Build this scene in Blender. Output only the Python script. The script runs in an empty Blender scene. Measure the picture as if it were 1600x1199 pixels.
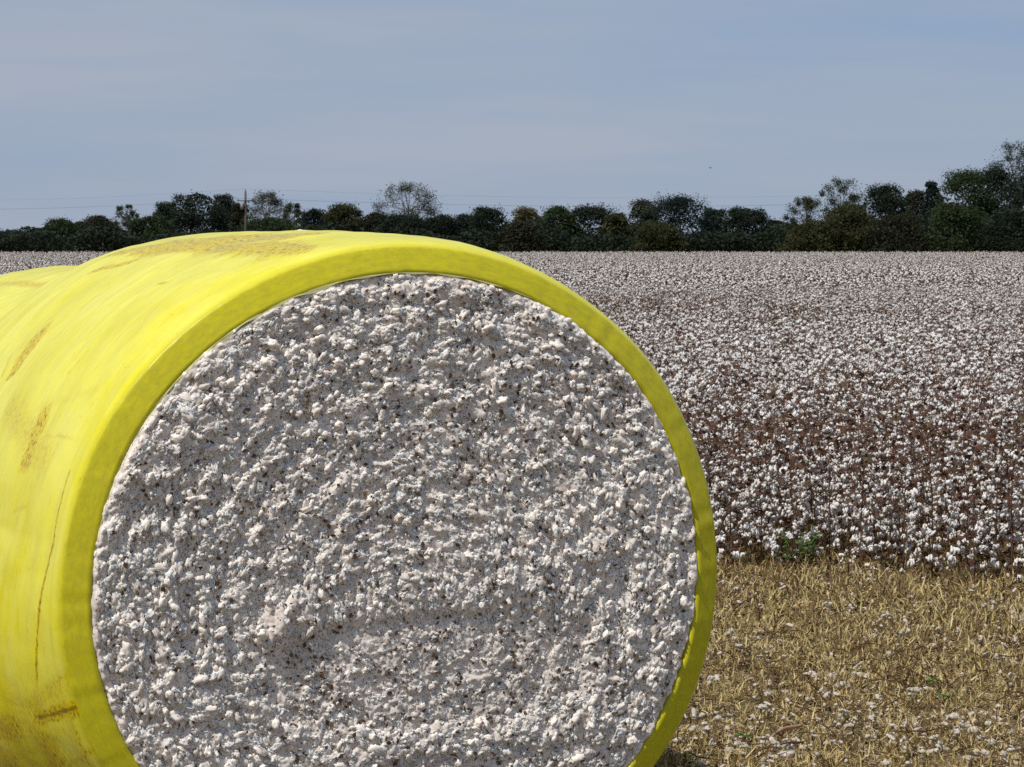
import bpy, math, random
import numpy as np
from mathutils import Vector, Matrix

random.seed(7); RNG = np.random.default_rng(7)
R = math.radians
SC = bpy.context.scene
COL = SC.collection

# ------------------------------------------------------------------ camera
F = 3786.0; CX, CY, HOR = 800.0, 599.5, 376.0        # focal length and horizon in photo pixels
EYE = 2.33
PITCH = math.atan((CY - HOR) / F)
cam_d = bpy.data.cameras.new('camera'); cam = bpy.data.objects.new('camera', cam_d); COL.objects.link(cam)
cam_d.sensor_width = 36.0; cam_d.lens = 36.0 * F / 1600.0; cam_d.clip_start = 0.1; cam_d.clip_end = 9000
cam.location = (0, 0, EYE); cam.rotation_euler = (R(90) - PITCH, 0, 0)
SC.camera = cam
cam_d.dof.use_dof = True; cam_d.dof.focus_distance = 8.6; cam_d.dof.aperture_fstop = 27.0      # small compact-camera aperture: the far trees go slightly soft

# ------------------------------------------------------------------ sky, sun, exposure
SUN_EL, SUN_A = R(57), R(46)                          # sun to the left, a little behind the camera
to_sun = Vector((-math.cos(SUN_EL) * math.cos(SUN_A), -math.cos(SUN_EL) * math.sin(SUN_A), math.sin(SUN_EL)))
world = bpy.data.worlds.new('World'); SC.world = world; world.use_nodes = True
wn = world.node_tree.nodes; wl = world.node_tree.links; wn.clear()
w_out = wn.new('ShaderNodeOutputWorld'); w_bg = wn.new('ShaderNodeBackground')
sky = wn.new('ShaderNodeTexSky'); sky.sky_type = 'NISHITA'; sky.sun_disc = False
sky.sun_elevation = SUN_EL; sky.sun_rotation = math.atan2(to_sun.x, to_sun.y)
sky.air_density = 1.0; sky.dust_density = 0.6; sky.ozone_density = 2.5; sky.altitude = 100
# thin high cloud drawn out into level streaks over the whole sky
w_tc = wn.new('ShaderNodeTexCoord'); w_map = wn.new('ShaderNodeMapping'); w_map.inputs['Scale'].default_value = (2.2, 2.2, 20.0)
w_map.inputs['Rotation'].default_value = (R(2), R(3), 0)
w_n = wn.new('ShaderNodeTexNoise'); w_n.inputs['Scale'].default_value = 1.6; w_n.inputs['Detail'].default_value = 5; w_n.inputs['Roughness'].default_value = 0.5
w_r = wn.new('ShaderNodeMapRange'); w_r.inputs[1].default_value = 0.3; w_r.inputs[2].default_value = 0.75; w_r.inputs[3].default_value = 0.0; w_r.inputs[4].default_value = 0.9
w_veil = wn.new('ShaderNodeMix'); w_veil.data_type = 'RGBA'; w_veil.inputs['Factor'].default_value = 0.85; w_veil.inputs['B'].default_value = (2.9, 4.0, 5.95, 1)   # even veil of high haze
w_mix = wn.new('ShaderNodeMix'); w_mix.data_type = 'RGBA'; w_mix.inputs['B'].default_value = (4.6, 4.95, 5.75, 1)
wl.new(w_tc.outputs['Generated'], w_map.inputs['Vector']); wl.new(w_map.outputs[0], w_n.inputs['Vector'])
wl.new(w_n.outputs[0], w_r.inputs[0]); wl.new(w_r.outputs[0], w_mix.inputs['Factor'])
wl.new(sky.outputs[0], w_veil.inputs['A']); wl.new(w_veil.outputs['Result'], w_mix.inputs['A']); wl.new(w_mix.outputs['Result'], w_bg.inputs['Color'])
w_bg.inputs['Strength'].default_value = 0.09
wl.new(w_bg.outputs[0], w_out.inputs['Surface'])
sun_d = bpy.data.lights.new('sun', 'SUN'); sun_d.energy = 4.0; sun_d.angle = R(0.6); sun_d.color = (1.0, 0.95, 0.87)
sun = bpy.data.objects.new('sun', sun_d); COL.objects.link(sun); sun.location = (-20, -10, 30)
sun.rotation_euler = (-to_sun).to_track_quat('-Z', 'Y').to_euler()
SC.view_settings.view_transform = 'Standard'; SC.view_settings.look = 'None'
SC.view_settings.exposure = 0.0; SC.view_settings.gamma = 1.0; SC.view_settings.use_curve_mapping = False
SC.cycles.use_denoising = False
SC.cycles.max_bounces = 6; SC.cycles.transparent_max_bounces = 12

# ------------------------------------------------------------------ helpers
def ray(px, py):
    y = (CY - py) / F
    return Vector(((px - CX) / F, math.cos(PITCH) + y * math.sin(PITCH), -math.sin(PITCH) + y * math.cos(PITCH)))
def at(px, py, Y):
    d = ray(px, py); d *= Y / d.y
    return Vector((d.x, d.y, d.z + EYE))
def on_ground(px, py, z=0.0):
    d = ray(px, py); t = (z - EYE) / d.z
    return Vector((d.x * t, d.y * t, z))

def tag(o, label=None, cat=None, group=None, kind=None):
    if label: o['label'] = label
    if cat: o['category'] = cat
    if group: o['group'] = group
    if kind: o['kind'] = kind
    return o
def empty(name, loc=(0, 0, 0), rz=0.0):
    o = bpy.data.objects.new(name, None); o.empty_display_size = 0.2; COL.objects.link(o)
    o.location = loc; o.rotation_euler = (0, 0, rz); return o

class MB:
    """collects verts and faces for ONE mesh"""
    def __init__(s): s.v = []; s.f = []; s.m = []; s.smooth = True
    def add(s, vs, fs, mi=0):
        b = len(s.v); s.v.extend([tuple(p) for p in vs]); s.f.extend([tuple(i + b for i in f) for f in fs]); s.m.extend([mi] * len(fs))
    def tube(s, pts, rad, n=5, mi=0, cap=True):
        pts = [Vector(p) for p in pts]; vs = []; k = len(pts)
        for i, p in enumerate(pts):
            t = (pts[min(i + 1, k - 1)] - pts[max(i - 1, 0)]).normalized()
            u = t.cross(Vector((0.31, 0.17, 0.93)) if abs(t.z) < 0.9 else Vector((1, 0.1, 0))).normalized(); w = t.cross(u)
            r = rad[i] if hasattr(rad, '__len__') else rad
            for j in range(n):
                a = 2 * math.pi * j / n; vs.append(p + (u * math.cos(a) + w * math.sin(a)) * r)
        fs = [(i * n + j, i * n + (j + 1) % n, (i + 1) * n + (j + 1) % n, (i + 1) * n + j) for i in range(k - 1) for j in range(n)]
        if cap: fs.append(tuple(range(n - 1, -1, -1))); fs.append(tuple((k - 1) * n + j for j in range(n)))
        s.add(vs, fs, mi)
    def box(s, c, size, mi=0, M=None):
        x, y, z = [d / 2 for d in size]
        vs = [Vector((a * x, b * y, e * z)) for a in (-1, 1) for b in (-1, 1) for e in (-1, 1)]
        if M is not None: vs = [M @ p for p in vs]
        vs = [p + Vector(c) for p in vs]
        s.add(vs, [(0, 1, 3, 2), (4, 6, 7, 5), (0, 4, 5, 1), (2, 3, 7, 6), (0, 2, 6, 4), (1, 5, 7, 3)], mi)
    def merge(s, o, M, mi_of=lambda m: m):
        s.add([M @ Vector(p) for p in o.v], [], 0); b = len(s.v) - len(o.v)
        s.f.extend([tuple(i + b for i in f) for f in o.f]); s.m.extend([mi_of(m) for m in o.m])
    def mesh(s, name, mats):
        me = bpy.data.meshes.new(name); me.from_pydata(s.v, [], s.f)
        for m in mats: me.materials.append(m)
        me.polygons.foreach_set('material_index', np.array(s.m, dtype=np.int32))
        me.polygons.foreach_set('use_smooth', np.full(len(s.f), s.smooth)); me.update(); return me
    def build(s, name, mats, parent=None, link=True):
        o = bpy.data.objects.new(name, s.mesh(name, mats))
        if link: COL.objects.link(o)
        if parent is not None: o.parent = parent
        return o

_t = (1 + 5 ** 0.5) / 2
ICO_V = np.array([(-1, _t, 0), (1, _t, 0), (-1, -_t, 0), (1, -_t, 0), (0, -1, _t), (0, 1, _t), (0, -1, -_t), (0, 1, -_t), (_t, 0, -1), (_t, 0, 1), (-_t, 0, -1), (-_t, 0, 1)], float)
ICO_V /= np.linalg.norm(ICO_V[0])
ICO_F = [(0, 11, 5), (0, 5, 1), (0, 1, 7), (0, 7, 10), (0, 10, 11), (1, 5, 9), (5, 11, 4), (11, 10, 2), (10, 7, 6), (7, 1, 8), (3, 9, 4), (3, 4, 2), (3, 2, 6), (3, 6, 8), (3, 8, 9), (4, 9, 5), (2, 4, 11), (6, 2, 10), (8, 6, 7), (9, 8, 1)]
def subdiv(V, Fc):
    V = [tuple(v) for v in V]; cache = {}; out = []
    def mid(a, b):
        k = (min(a, b), max(a, b))
        if k not in cache:
            p = (np.array(V[a]) + np.array(V[b])) / 2; p /= np.linalg.norm(p); V.append(tuple(p)); cache[k] = len(V) - 1
        return cache[k]
    for a, b, c in Fc:
        x, y, z = mid(a, b), mid(b, c), mid(c, a); out += [(a, x, z), (b, y, x), (c, z, y), (x, y, z)]
    return np.array(V), out
ICO2_V, ICO2_F = subdiv(ICO_V, ICO_F)
def blob(mb, c, rad, jit=0.15, mi=0, fine=False, rng=random):
    V, Fc = (ICO2_V, ICO2_F) if fine else (ICO_V, ICO_F)
    q = Matrix.Rotation(rng.uniform(0, 6.28), 3, Vector((rng.uniform(-1, 1), rng.uniform(-1, 1), rng.uniform(-1, 1))).normalized())
    rad = Vector(rad); c = Vector(c); vs = []
    for p in V:
        p = (q @ Vector(p)) * (1 + rng.uniform(-jit, jit)); vs.append(c + Vector((p.x * rad.x, p.y * rad.y, p.z * rad.z)))
    mb.add(vs, Fc, mi)

def hash2(i, j, seed):
    n = (i.astype(np.int64) * 374761393 + j.astype(np.int64) * 668265263 + seed * 1442695041) & 0xFFFFFFFF
    n = ((n ^ (n >> 13)) * 1274126177) & 0xFFFFFFFF
    return ((n ^ (n >> 16)) & 0xFFFF) / 65535.0
def vnoise(x, y, seed=0):
    x = np.asarray(x, float); y = np.asarray(y, float)
    i = np.floor(x); j = np.floor(y); fx = x - i; fy = y - j; fx = fx * fx * (3 - 2 * fx); fy = fy * fy * (3 - 2 * fy)
    a = hash2(i, j, seed); b = hash2(i + 1, j, seed); c = hash2(i, j + 1, seed); d = hash2(i + 1, j + 1, seed)
    return (a * (1 - fx) + b * fx) * (1 - fy) + (c * (1 - fx) + d * fx) * fy
def fbm(x, y, seed=0, oct=4):
    t = 0; a = 0.5
    for k in range(oct): t = t + a * vnoise(x * 2 ** k, y * 2 ** k, seed + k * 17); a *= 0.5
    return t

# ------------------------------------------------------------------ materials
class Mat:
    def __init__(s, name, rough=0.8, spec=0.3):
        s.m = bpy.data.materials.new(name); s.m.use_nodes = True; s.n = s.m.node_tree.nodes; s.l = s.m.node_tree.links
        s.p = s.n['Principled BSDF']; s.p.inputs['Roughness'].default_value = rough; s.p.inputs['Specular IOR Level'].default_value = spec
    def node(s, t, **kw):
        n = s.n.new(t)
        for k, v in kw.items(): setattr(n, k, v)
        return n
    def link(s, a, b): s.l.new(a, b)
    def obj_co(s): return s.node('ShaderNodeTexCoord').outputs['Object']
    def noise(s, vec, scale, detail=4, rough=0.55):
        n = s.node('ShaderNodeTexNoise'); n.inputs['Scale'].default_value = scale; n.inputs['Detail'].default_value = detail; n.inputs['Roughness'].default_value = rough
        s.link(vec, n.inputs['Vector']); return n.outputs[0]
    def ramp(s, fac, lo, hi, a=0.0, b=1.0):
        n = s.node('ShaderNodeMapRange'); s.link(fac, n.inputs[0])
        for k, v in zip((1, 2, 3, 4), (lo, hi, a, b)): n.inputs[k].default_value = v
        return n.outputs[0]
    def math(s, op, a, b):
        n = s.node('ShaderNodeMath', operation=op)
        for k, v in ((0, a), (1, b)):
            if isinstance(v, (int, float)): n.inputs[k].default_value = v
            else: s.link(v, n.inputs[k])
        return n.outputs[0]
    def mix(s, fac, a, b):
        n = s.node('ShaderNodeMix', data_type='RGBA')
        for k, v in (('Factor', fac), ('A', a), ('B', b)):
            if isinstance(v, (int, float)): n.inputs[k].default_value = v
            elif isinstance(v, tuple): n.inputs[k].default_value = (*v, 1)
            else: s.link(v, n.inputs[k])
        return n.outputs['Result']
    def attr(s, name): return s.node('ShaderNodeAttribute', attribute_name=name).outputs['Fac']
    def bump(s, h, strength, dist):
        n = s.node('ShaderNodeBump'); n.inputs['Strength'].default_value = strength; n.inputs['Distance'].default_value = dist
        s.link(h, n.inputs['Height']); s.link(n.outputs[0], s.p.inputs['Normal'])
    def color(s, c):
        if isinstance(c, tuple): s.p.inputs['Base Color'].default_value = (*c, 1)
        else: s.link(c, s.p.inputs['Base Color'])
        return s.m

def mat_varied(name, c1, c2, scale=3.0, rough=0.85, spec=0.2, rnd=0.0, c3=None, translucent=0.0):
    """two tones broken up by noise; rnd shifts the tone from object to object"""
    M = Mat(name, rough, spec); n = M.noise(M.obj_co(), scale)
    f = M.ramp(n, 0.35, 0.65)
    c = M.mix(f, c1, c2)
    if c3 is not None:
        oi = M.node('ShaderNodeObjectInfo').outputs['Random']
        c = M.mix(M.ramp(oi, 1 - rnd, 1.0), c, c3)
    M.color(c)
    if translucent:
        t = M.node('ShaderNodeBsdfTranslucent'); M.link(c, t.inputs['Color'])
        x = M.node('ShaderNodeMixShader'); x.inputs[0].default_value = translucent
        M.link(M.p.outputs[0], x.inputs[1]); M.link(t.outputs[0], x.inputs[2]); M.link(x.outputs[0], M.n['Material Output'].inputs['Surface'])
    return M.m

def make_wrap_material():
    M = Mat('yellow_film', 0.42, 0.28)
    ax, ar, dirt = M.attr('axial'), M.attr('arc'), M.attr('dirt')
    def vec(sa, sr):
        n = M.node('ShaderNodeCombineXYZ'); M.link(M.math('MULTIPLY', ax, sa), n.inputs[0]); M.link(M.math('MULTIPLY', ar, sr), n.inputs[1]); return n.outputs[0]
    cloud = M.noise(vec(3.0, 1.8), 1.0, 7, 0.65)
    streak = M.noise(vec(11.0, 4.0), 1.0, 6, 0.65)
    speck = M.noise(vec(105.0, 42.0), 1.0, 6, 0.7)
    fine = M.noise(vec(60.0, 40.0), 1.0, 4, 0.7)
    side = M.ramp(ax, -0.004, 0.03)                                             # dust lies on the side, not on the folded lip
    c = M.mix(M.math('MULTIPLY', M.ramp(cloud, 0.38, 0.62), side), (0.68, 0.62, 0.002), (0.72, 0.68, 0.10))
    lip_stain_shade = M.noise(vec(60.0, 26.0), 1.0, 7, 0.75)
    c = M.mix(M.math('MULTIPLY', M.ramp(lip_stain_shade, 0.36, 0.70, 0.25, 0.72), M.math('SUBTRACT', 1.0, side)), c, (0.34, 0.31, 0.035))  # mottled lip grime; its floor also paints the rim's olive shade into the colour
    c = M.mix(M.math('MULTIPLY', M.ramp(streak, 0.48, 0.7, 0, 0.45), side), c, (0.60, 0.56, 0.13))
    c = M.mix(M.math('MULTIPLY', M.ramp(M.noise(vec(38.0, 7.0), 1.0, 5, 0.65), 0.56, 0.74, 0, 0.5), 1.0), c, (0.50, 0.40, 0.03))
    c = M.mix(M.math('MULTIPLY', M.ramp(dirt, 0.15, 0.7), 0.75), c, (0.62, 0.46, 0.001))          # film rubbed bare of dust
    sp = M.math('MULTIPLY', M.ramp(speck, 0.50, 0.60), M.ramp(dirt, 0.15, 0.8))
    sp = M.math('MAXIMUM', sp, M.ramp(dirt, 1.25, 1.5, 0, 0.85))
    c = M.mix(sp, c, (0.17, 0.10, 0.008))
    c = M.mix(M.ramp(fine, 0.61, 0.72, 0, 0.6), c, (0.36, 0.28, 0.02))
    M.color(c)
    M.link(M.ramp(cloud, 0.35, 0.7, 0.24, 0.46), M.p.inputs['Roughness'])
    M.bump(M.noise(vec(30.0, 9.0), 1.0, 5, 0.6), 0.35, 0.004)
    return M.m

def make_cotton_face_material():
    M = Mat('packed_cotton', 0.95, 0.05); co = M.obj_co()
    big = M.noise(co, 4.0, 4); mid = M.noise(co, 26.0, 4); tr = M.noise(co, 95.0, 3, 0.6); tr2 = M.noise(co, 46.0, 3, 0.65)
    c = M.mix(M.ramp(big, 0.35, 0.68), (0.83, 0.765, 0.705), (0.71, 0.64, 0.575))
    c = M.mix(M.ramp(mid, 0.5, 0.75, 0, 0.6), c, (0.42, 0.355, 0.30))
    c = M.mix(M.ramp(tr, 0.58, 0.66, 0, 0.9), c, (0.12, 0.085, 0.065))
    c = M.mix(M.ramp(tr2, 0.65, 0.72, 0, 0.8), c, (0.13, 0.09, 0.06))
    M.color(c); M.p.inputs['Sheen Weight'].default_value = 0.15
    M.bump(M.noise(co, 150.0, 5, 0.7), 0.35, 0.005)
    M.p.inputs['Subsurface Weight'].default_value = 0.55; M.p.inputs['Subsurface Radius'].default_value = (1.0, 0.8, 0.65); M.p.inputs['Subsurface Scale'].default_value = 0.010
    return M.m

def make_ground_material():
    M = Mat('field_soil', 0.95, 0.1); co = M.obj_co()
    c = M.mix(M.ramp(M.noise(co, 0.8, 5), 0.35, 0.65), (0.10, 0.070, 0.040), (0.16, 0.115, 0.062))
    c = M.mix(M.ramp(M.noise(co, 30.0, 4), 0.48, 0.62), c, (0.24, 0.185, 0.095))
    c = M.mix(M.ramp(M.noise(co, 19.0, 4), 0.60, 0.70), c, (0.46, 0.42, 0.36))
    M.color(c); M.bump(M.noise(co, 24.0, 5), 0.9, 0.04)
    return M.m

m_wrap = make_wrap_material()
m_face = make_cotton_face_material()
m_ground = make_ground_material()
m_lock = mat_varied('loose_lint', (0.84, 0.78, 0.72), (0.70, 0.63, 0.565), 60.0, 0.95, 0.05)
_p = m_lock.node_tree.nodes['Principled BSDF'].inputs; _p['Subsurface Weight'].default_value = 0.7; _p['Subsurface Radius'].default_value = (1.0, 0.8, 0.65); _p['Subsurface Scale'].default_value = 0.012
m_boll = mat_varied('open_cotton', (0.78, 0.76, 0.74), (0.60, 0.57, 0.54), 55.0, 0.95, 0.05)
m_burr = mat_varied('dry_burr', (0.16, 0.085, 0.045), (0.26, 0.17, 0.09), 30.0)
m_stem = mat_varied('cotton_stalk', (0.085, 0.040, 0.026), (0.14, 0.075, 0.045), 14.0)
m_redleaf = mat_varied('red_brown_leaf', (0.070, 0.026, 0.016), (0.11, 0.055, 0.030), 12.0, 0.7, 0.3, 0.25, (0.10, 0.085, 0.03), 0.15)
m_green = mat_varied('weed_leaf', (0.060, 0.13, 0.022), (0.10, 0.19, 0.035), 9.0, 0.6, 0.3, translucent=0.3)
m_straw = mat_varied('straw', (0.43, 0.33, 0.14), (0.62, 0.50, 0.26), 8.0, 0.7, 0.3, 0.4, (0.42, 0.30, 0.12), 0.1)
m_olive = mat_varied('half_dry_grass', (0.28, 0.235, 0.08), (0.43, 0.35, 0.135), 8.0, 0.8, 0.2, 0.4, (0.17, 0.12, 0.05), 0.1)
m_brown = mat_varied('brown_litter', (0.095, 0.056, 0.026), (0.22, 0.14, 0.07), 10.0)
m_twig = mat_varied('dark_twig', (0.065, 0.036, 0.020), (0.12, 0.07, 0.04), 15.0)
m_husk = mat_varied('dry_husk', (0.42, 0.25, 0.17), (0.55, 0.37, 0.26), 18.0, 0.7, translucent=0.15)
m_fallen = mat_varied('fallen_cotton', (0.58, 0.53, 0.47), (0.32, 0.265, 0.21), 40.0, 0.95, 0.05)
m_bark = mat_varied('bark', (0.10, 0.085, 0.07), (0.17, 0.15, 0.125), 1.2)
m_palebark = mat_varied('pale_bark', (0.13, 0.12, 0.105), (0.20, 0.18, 0.16), 1.2)
m_pole = mat_varied('weathered_pole', (0.075, 0.06, 0.05), (0.11, 0.09, 0.075), 1.0)
m_wire = mat_varied('wire', (0.10, 0.10, 0.11), (0.14, 0.14, 0.15), 1.0, 0.6)
m_porcelain = mat_varied('insulator', (0.10, 0.07, 0.06), (0.14, 0.10, 0.08), 4.0, 0.3, 0.5)
m_tin = mat_varied('grey_steel', (0.16, 0.17, 0.18), (0.22, 0.23, 0.24), 4.0, 0.5, 0.5)
m_feather = mat_varied('dark_feather', (0.04, 0.04, 0.045), (0.07, 0.07, 0.075), 6.0)
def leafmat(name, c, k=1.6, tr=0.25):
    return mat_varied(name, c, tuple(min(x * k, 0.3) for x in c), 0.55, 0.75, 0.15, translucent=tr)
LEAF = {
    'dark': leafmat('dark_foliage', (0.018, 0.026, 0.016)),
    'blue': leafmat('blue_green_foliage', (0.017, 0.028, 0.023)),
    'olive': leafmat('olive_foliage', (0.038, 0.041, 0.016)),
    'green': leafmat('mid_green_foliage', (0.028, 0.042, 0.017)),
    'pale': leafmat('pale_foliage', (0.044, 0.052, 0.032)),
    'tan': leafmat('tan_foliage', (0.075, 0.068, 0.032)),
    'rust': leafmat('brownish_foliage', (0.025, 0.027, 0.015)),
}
film = Mat('clear_film_edge', 0.2, 0.5); film.color((0.74, 0.72, 0.36)); film.p.inputs['Alpha'].default_value = 0.38
m_film = film.m

# ------------------------------------------------------------------ scatter helper (for what nobody could count)
def scatter(name, pts, rots, scl, vid, variants, label, cat):
    me = bpy.data.meshes.new(name); me.from_pydata([tuple(p) for p in pts], [], [])
    a = me.attributes.new('rot', 'FLOAT_VECTOR', 'POINT'); a.data.foreach_set('vector', np.asarray(rots, np.float32).reshape(-1))
    a = me.attributes.new('scl', 'FLOAT', 'POINT'); a.data.foreach_set('value', np.asarray(scl, np.float32))
    a = me.attributes.new('vid', 'INT', 'POINT'); a.data.foreach_set('value', np.asarray(vid, np.int32))
    o = bpy.data.objects.new(name, me); COL.objects.link(o)
    cl = bpy.data.collections.new(name + '_kinds')
    for v in variants: cl.objects.link(v)
    ng = bpy.data.node_groups.new(name, 'GeometryNodeTree')
    ng.interface.new_socket('Geometry', in_out='INPUT', socket_type='NodeSocketGeometry'); ng.interface.new_socket('Geometry', in_out='OUTPUT', socket_type='NodeSocketGeometry')
    N = ng.nodes; L = ng.links; gi = N.new('NodeGroupInput'); go = N.new('NodeGroupOutput')
    ci = N.new('GeometryNodeCollectionInfo'); ci.inputs['Collection'].default_value = cl; ci.inputs['Separate Children'].default_value = True; ci.inputs['Reset Children'].default_value = True
    ip = N.new('GeometryNodeInstanceOnPoints'); ip.inputs['Pick Instance'].default_value = True
    def na(nm, ty):
        n = N.new('GeometryNodeInputNamedAttribute'); n.data_type = ty; n.inputs['Name'].default_value = nm; return n.outputs[0]
    L.new(gi.outputs[0], ip.inputs['Points']); L.new(ci.outputs[0], ip.inputs['Instance'])
    L.new(na('vid', 'INT'), ip.inputs['Instance Index']); L.new(na('rot', 'FLOAT_VECTOR'), ip.inputs['Rotation']); L.new(na('scl', 'FLOAT'), ip.inputs['Scale'])
    L.new(ip.outputs[0], go.inputs[0])
    o.modifiers.new('scatter', 'NODES').node_group = ng
    return tag(o, label, cat, None, 'stuff')

# ------------------------------------------------------------------ ground
def build_ground():
    mb = MB(); S = 5000
    ys = [-60, -10, 5, 12, 20, 60, 200, 800, S]; xs = [-S, -600, -100, -20, -5, 5, 20, 100, 600, S]
    vs = [(x, y, 0) for y in ys for x in xs]; n = len(xs)
    mb.add(vs, [(j * n + i, j * n + i + 1, (j + 1) * n + i + 1, (j + 1) * n + i) for j in range(len(ys) - 1) for i in range(n - 1)])
    tag(mb.build('ground', [m_ground]), 'flat brown field soil under the stubble and the cotton', None, None, 'structure')
build_ground()

# ------------------------------------------------------------------ the cotton bales
PHI = R(23.4); SQ = 1.038; R0 = 1.12; RM = 1.178; HC = 1.165; LEN = 2.44
FACE = at(637, 913, 8.0)
B_ORG = Vector((FACE.x, FACE.y, 0))
AX_B = Vector((-math.sin(PHI), math.cos(PHI), 0)); AX_R = Vector((math.cos(PHI), math.sin(PHI), 0))
HC = FACE.z

def px_to_wrap(px, py):
    s, Rr = 0.3, 1.17
    for _ in range(8):
        s, t = px_to_wrap_at(px, py, Rr)
        Rr = 1.126 + 0.045 * (1 - math.exp(-max(s, 0) / 0.16)) + 0.24 * max(0.0, -math.sin(t) + 0.15) * min(max(s, 0) / 0.9, 1)
    return s, (t if t > -math.pi / 2 else t + 2 * math.pi)
def px_to_wrap_at(px, py, Rr):
    """where a photo pixel meets the first bale's side: (axial, angle)"""
    d = ray(px, py); o = Vector((0, 0, EYE)) - Vector((FACE.x, FACE.y, HC))
    dx, dz, da = d.dot(AX_R) / SQ, d.z, d.dot(AX_B); ox, oz, oa = o.dot(AX_R) / SQ, o.z, o.dot(AX_B)
    a = dx * dx + dz * dz; b = 2 * (ox * dx + oz * dz); c = ox * ox + oz * oz - Rr * Rr; D = b * b - 4 * a * c
    t = (-b - math.sqrt(max(D, 0))) / (2 * a)
    return oa + t * da, math.atan2(oz + t * dz, ox + t * dx)

def wrap_profile(Rfront, Rmid, L):
    P = [(0.030, Rfront - 0.090), (-0.024, Rfront - 0.089), (-0.031, Rfront - 0.085), (-0.027, Rfront - 0.071), (-0.020, Rfront - 0.052), (-0.012, Rfront - 0.028), (-0.0045, Rfront - 0.009), (-0.002, Rfront - 0.003), (0.001, Rfront), (0.006, Rfront + 0.002), (0.020, Rfront + 0.007)]
    s = 0.035
    while s < L - 0.03:
        e = 1 - math.exp(-s / 0.16); g = 1 - math.exp(-(L - s) / 0.13)
        P.append((s, Rfront + 0.008 + (Rmid - Rfront - 0.008) * e * (0.45 + 0.55 * g)))
        s += 0.008 if s < 0.2 else 0.020
    r_end = P[-1][1]
    P += [(L - 0.02, r_end - 0.006), (L - 0.005, r_end - 0.02), (L + 0.01, r_end - 0.05), (L + 0.012, r_end - 0.10), (L - 0.02, r_end - 0.105)]
    return P

def build_wrap(root, prof, hc, dirt_marks, seed, name='wrap', NT=600):
    NS = len(prof); s = np.array([p[0] for p in prof]); r = np.array([p[1] for p in prof])
    th = np.linspace(-math.pi / 2, 1.5 * math.pi, NT, endpoint=False)
    S, T = np.meshgrid(s, th, indexing='ij'); Rr = np.repeat(r[:, None], NT, 1)
    dist = np.cumsum(np.hypot(np.diff(s, prepend=s[0]), np.diff(r, prepend=r[0]))); AXL = np.repeat(dist[:, None], NT, 1) - dist[8]
    ARC = T * 1.17
    body = np.clip((S - 0.015) / 0.12, 0, 1)
    lump = (fbm(S * 2.2 + 3, ARC * 1.5, seed) - 0.47) * 0.030 * body                   # soft unevenness of the cotton below
    flat = (fbm(S * 1.1, ARC * 3.2, seed + 5) - 0.47) * 0.020 * body
    crease = (np.abs(vnoise(S * 26 + 1.5 * vnoise(ARC * 1.5, S, seed + 8), ARC * 1.1, seed + 9) - 0.5) - 0.25) * 0.006 * body
    lipw = (vnoise(ARC * 2.6, S * 8, seed + 3) - 0.5) * 0.009 * (1 - body)
    seam = np.where((AXL > 0.052) & (S > 0.02), 0.0022, 0.0) * body ** 0.3
    Rr = Rr + lump + flat + crease + lipw - seam
    Yd = S + np.where(S < 0.03, (vnoise(ARC * 1.7, Rr * 6, seed + 12) - 0.5) * 0.010 + (vnoise(ARC * 24, Rr * 9, seed + 13) - 0.5) * 0.0035, 0)
    sag = 1 + 0.26 * np.clip(-np.sin(T) + 0.15, 0, 1) * np.clip(S / 0.9, 0, 1)                # the load settles and spreads low down
    X = Rr * SQ * np.cos(T) * sag; Z = np.maximum(hc + Rr * np.sin(T), 0.006 + 0.0 * T)
    vs = np.stack([X, Yd, Z], -1).reshape(-1, 3)
    idx = np.arange(NS * NT).reshape(NS, NT); a = idx[:-1]; b = idx[1:]
    faces = np.stack([a, np.roll(a, -1, 1), np.roll(b, -1, 1), b], -1).reshape(-1, 4)
    me = bpy.data.meshes.new(name); me.from_pydata(vs.tolist(), [], faces.tolist()); me.materials.append(m_wrap)
    dirt = np.zeros_like(S)
    for (s0, t0, s1, t1, w, k) in dirt_marks:
        a0, a1 = t0 * 1.17, t1 * 1.17; dx, dy = s1 - s0, a1 - a0; L2 = dx * dx + dy * dy + 1e-9
        u = np.clip(((S - s0) * dx + (ARC - a0) * dy) / L2, 0, 1)
        d = np.hypot(S - s0 - u * dx, ARC - a0 - u * dy) * (0.35 + 1.3 * fbm(S * 30, ARC * 14, seed + 21))
        dirt = np.maximum(dirt, k * np.clip(1.2 - d / w, 0, 1) * (S > 0.0))
    bottom = np.clip((-np.sin(T) - 0.12) / 0.45, 0, 1) * (S > 0.02)
    dirt = np.maximum(dirt, bottom * np.clip(fbm(S * 7, ARC * 9, seed + 30, 5) * 1.5 - 0.15, 0, 1))
    for nm, arr in (('axial', AXL), ('arc', ARC), ('dirt', dirt)):
        at_ = me.attributes.new(nm, 'FLOAT', 'POINT'); at_.data.foreach_set('value', arr.reshape(-1).astype(np.float32))
    me.polygons.foreach_set('use_smooth', np.ones(len(faces), bool)); me.update()
    o = bpy.data.objects.new(name, me); COL.objects.link(o); o.parent = root
    return o

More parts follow.
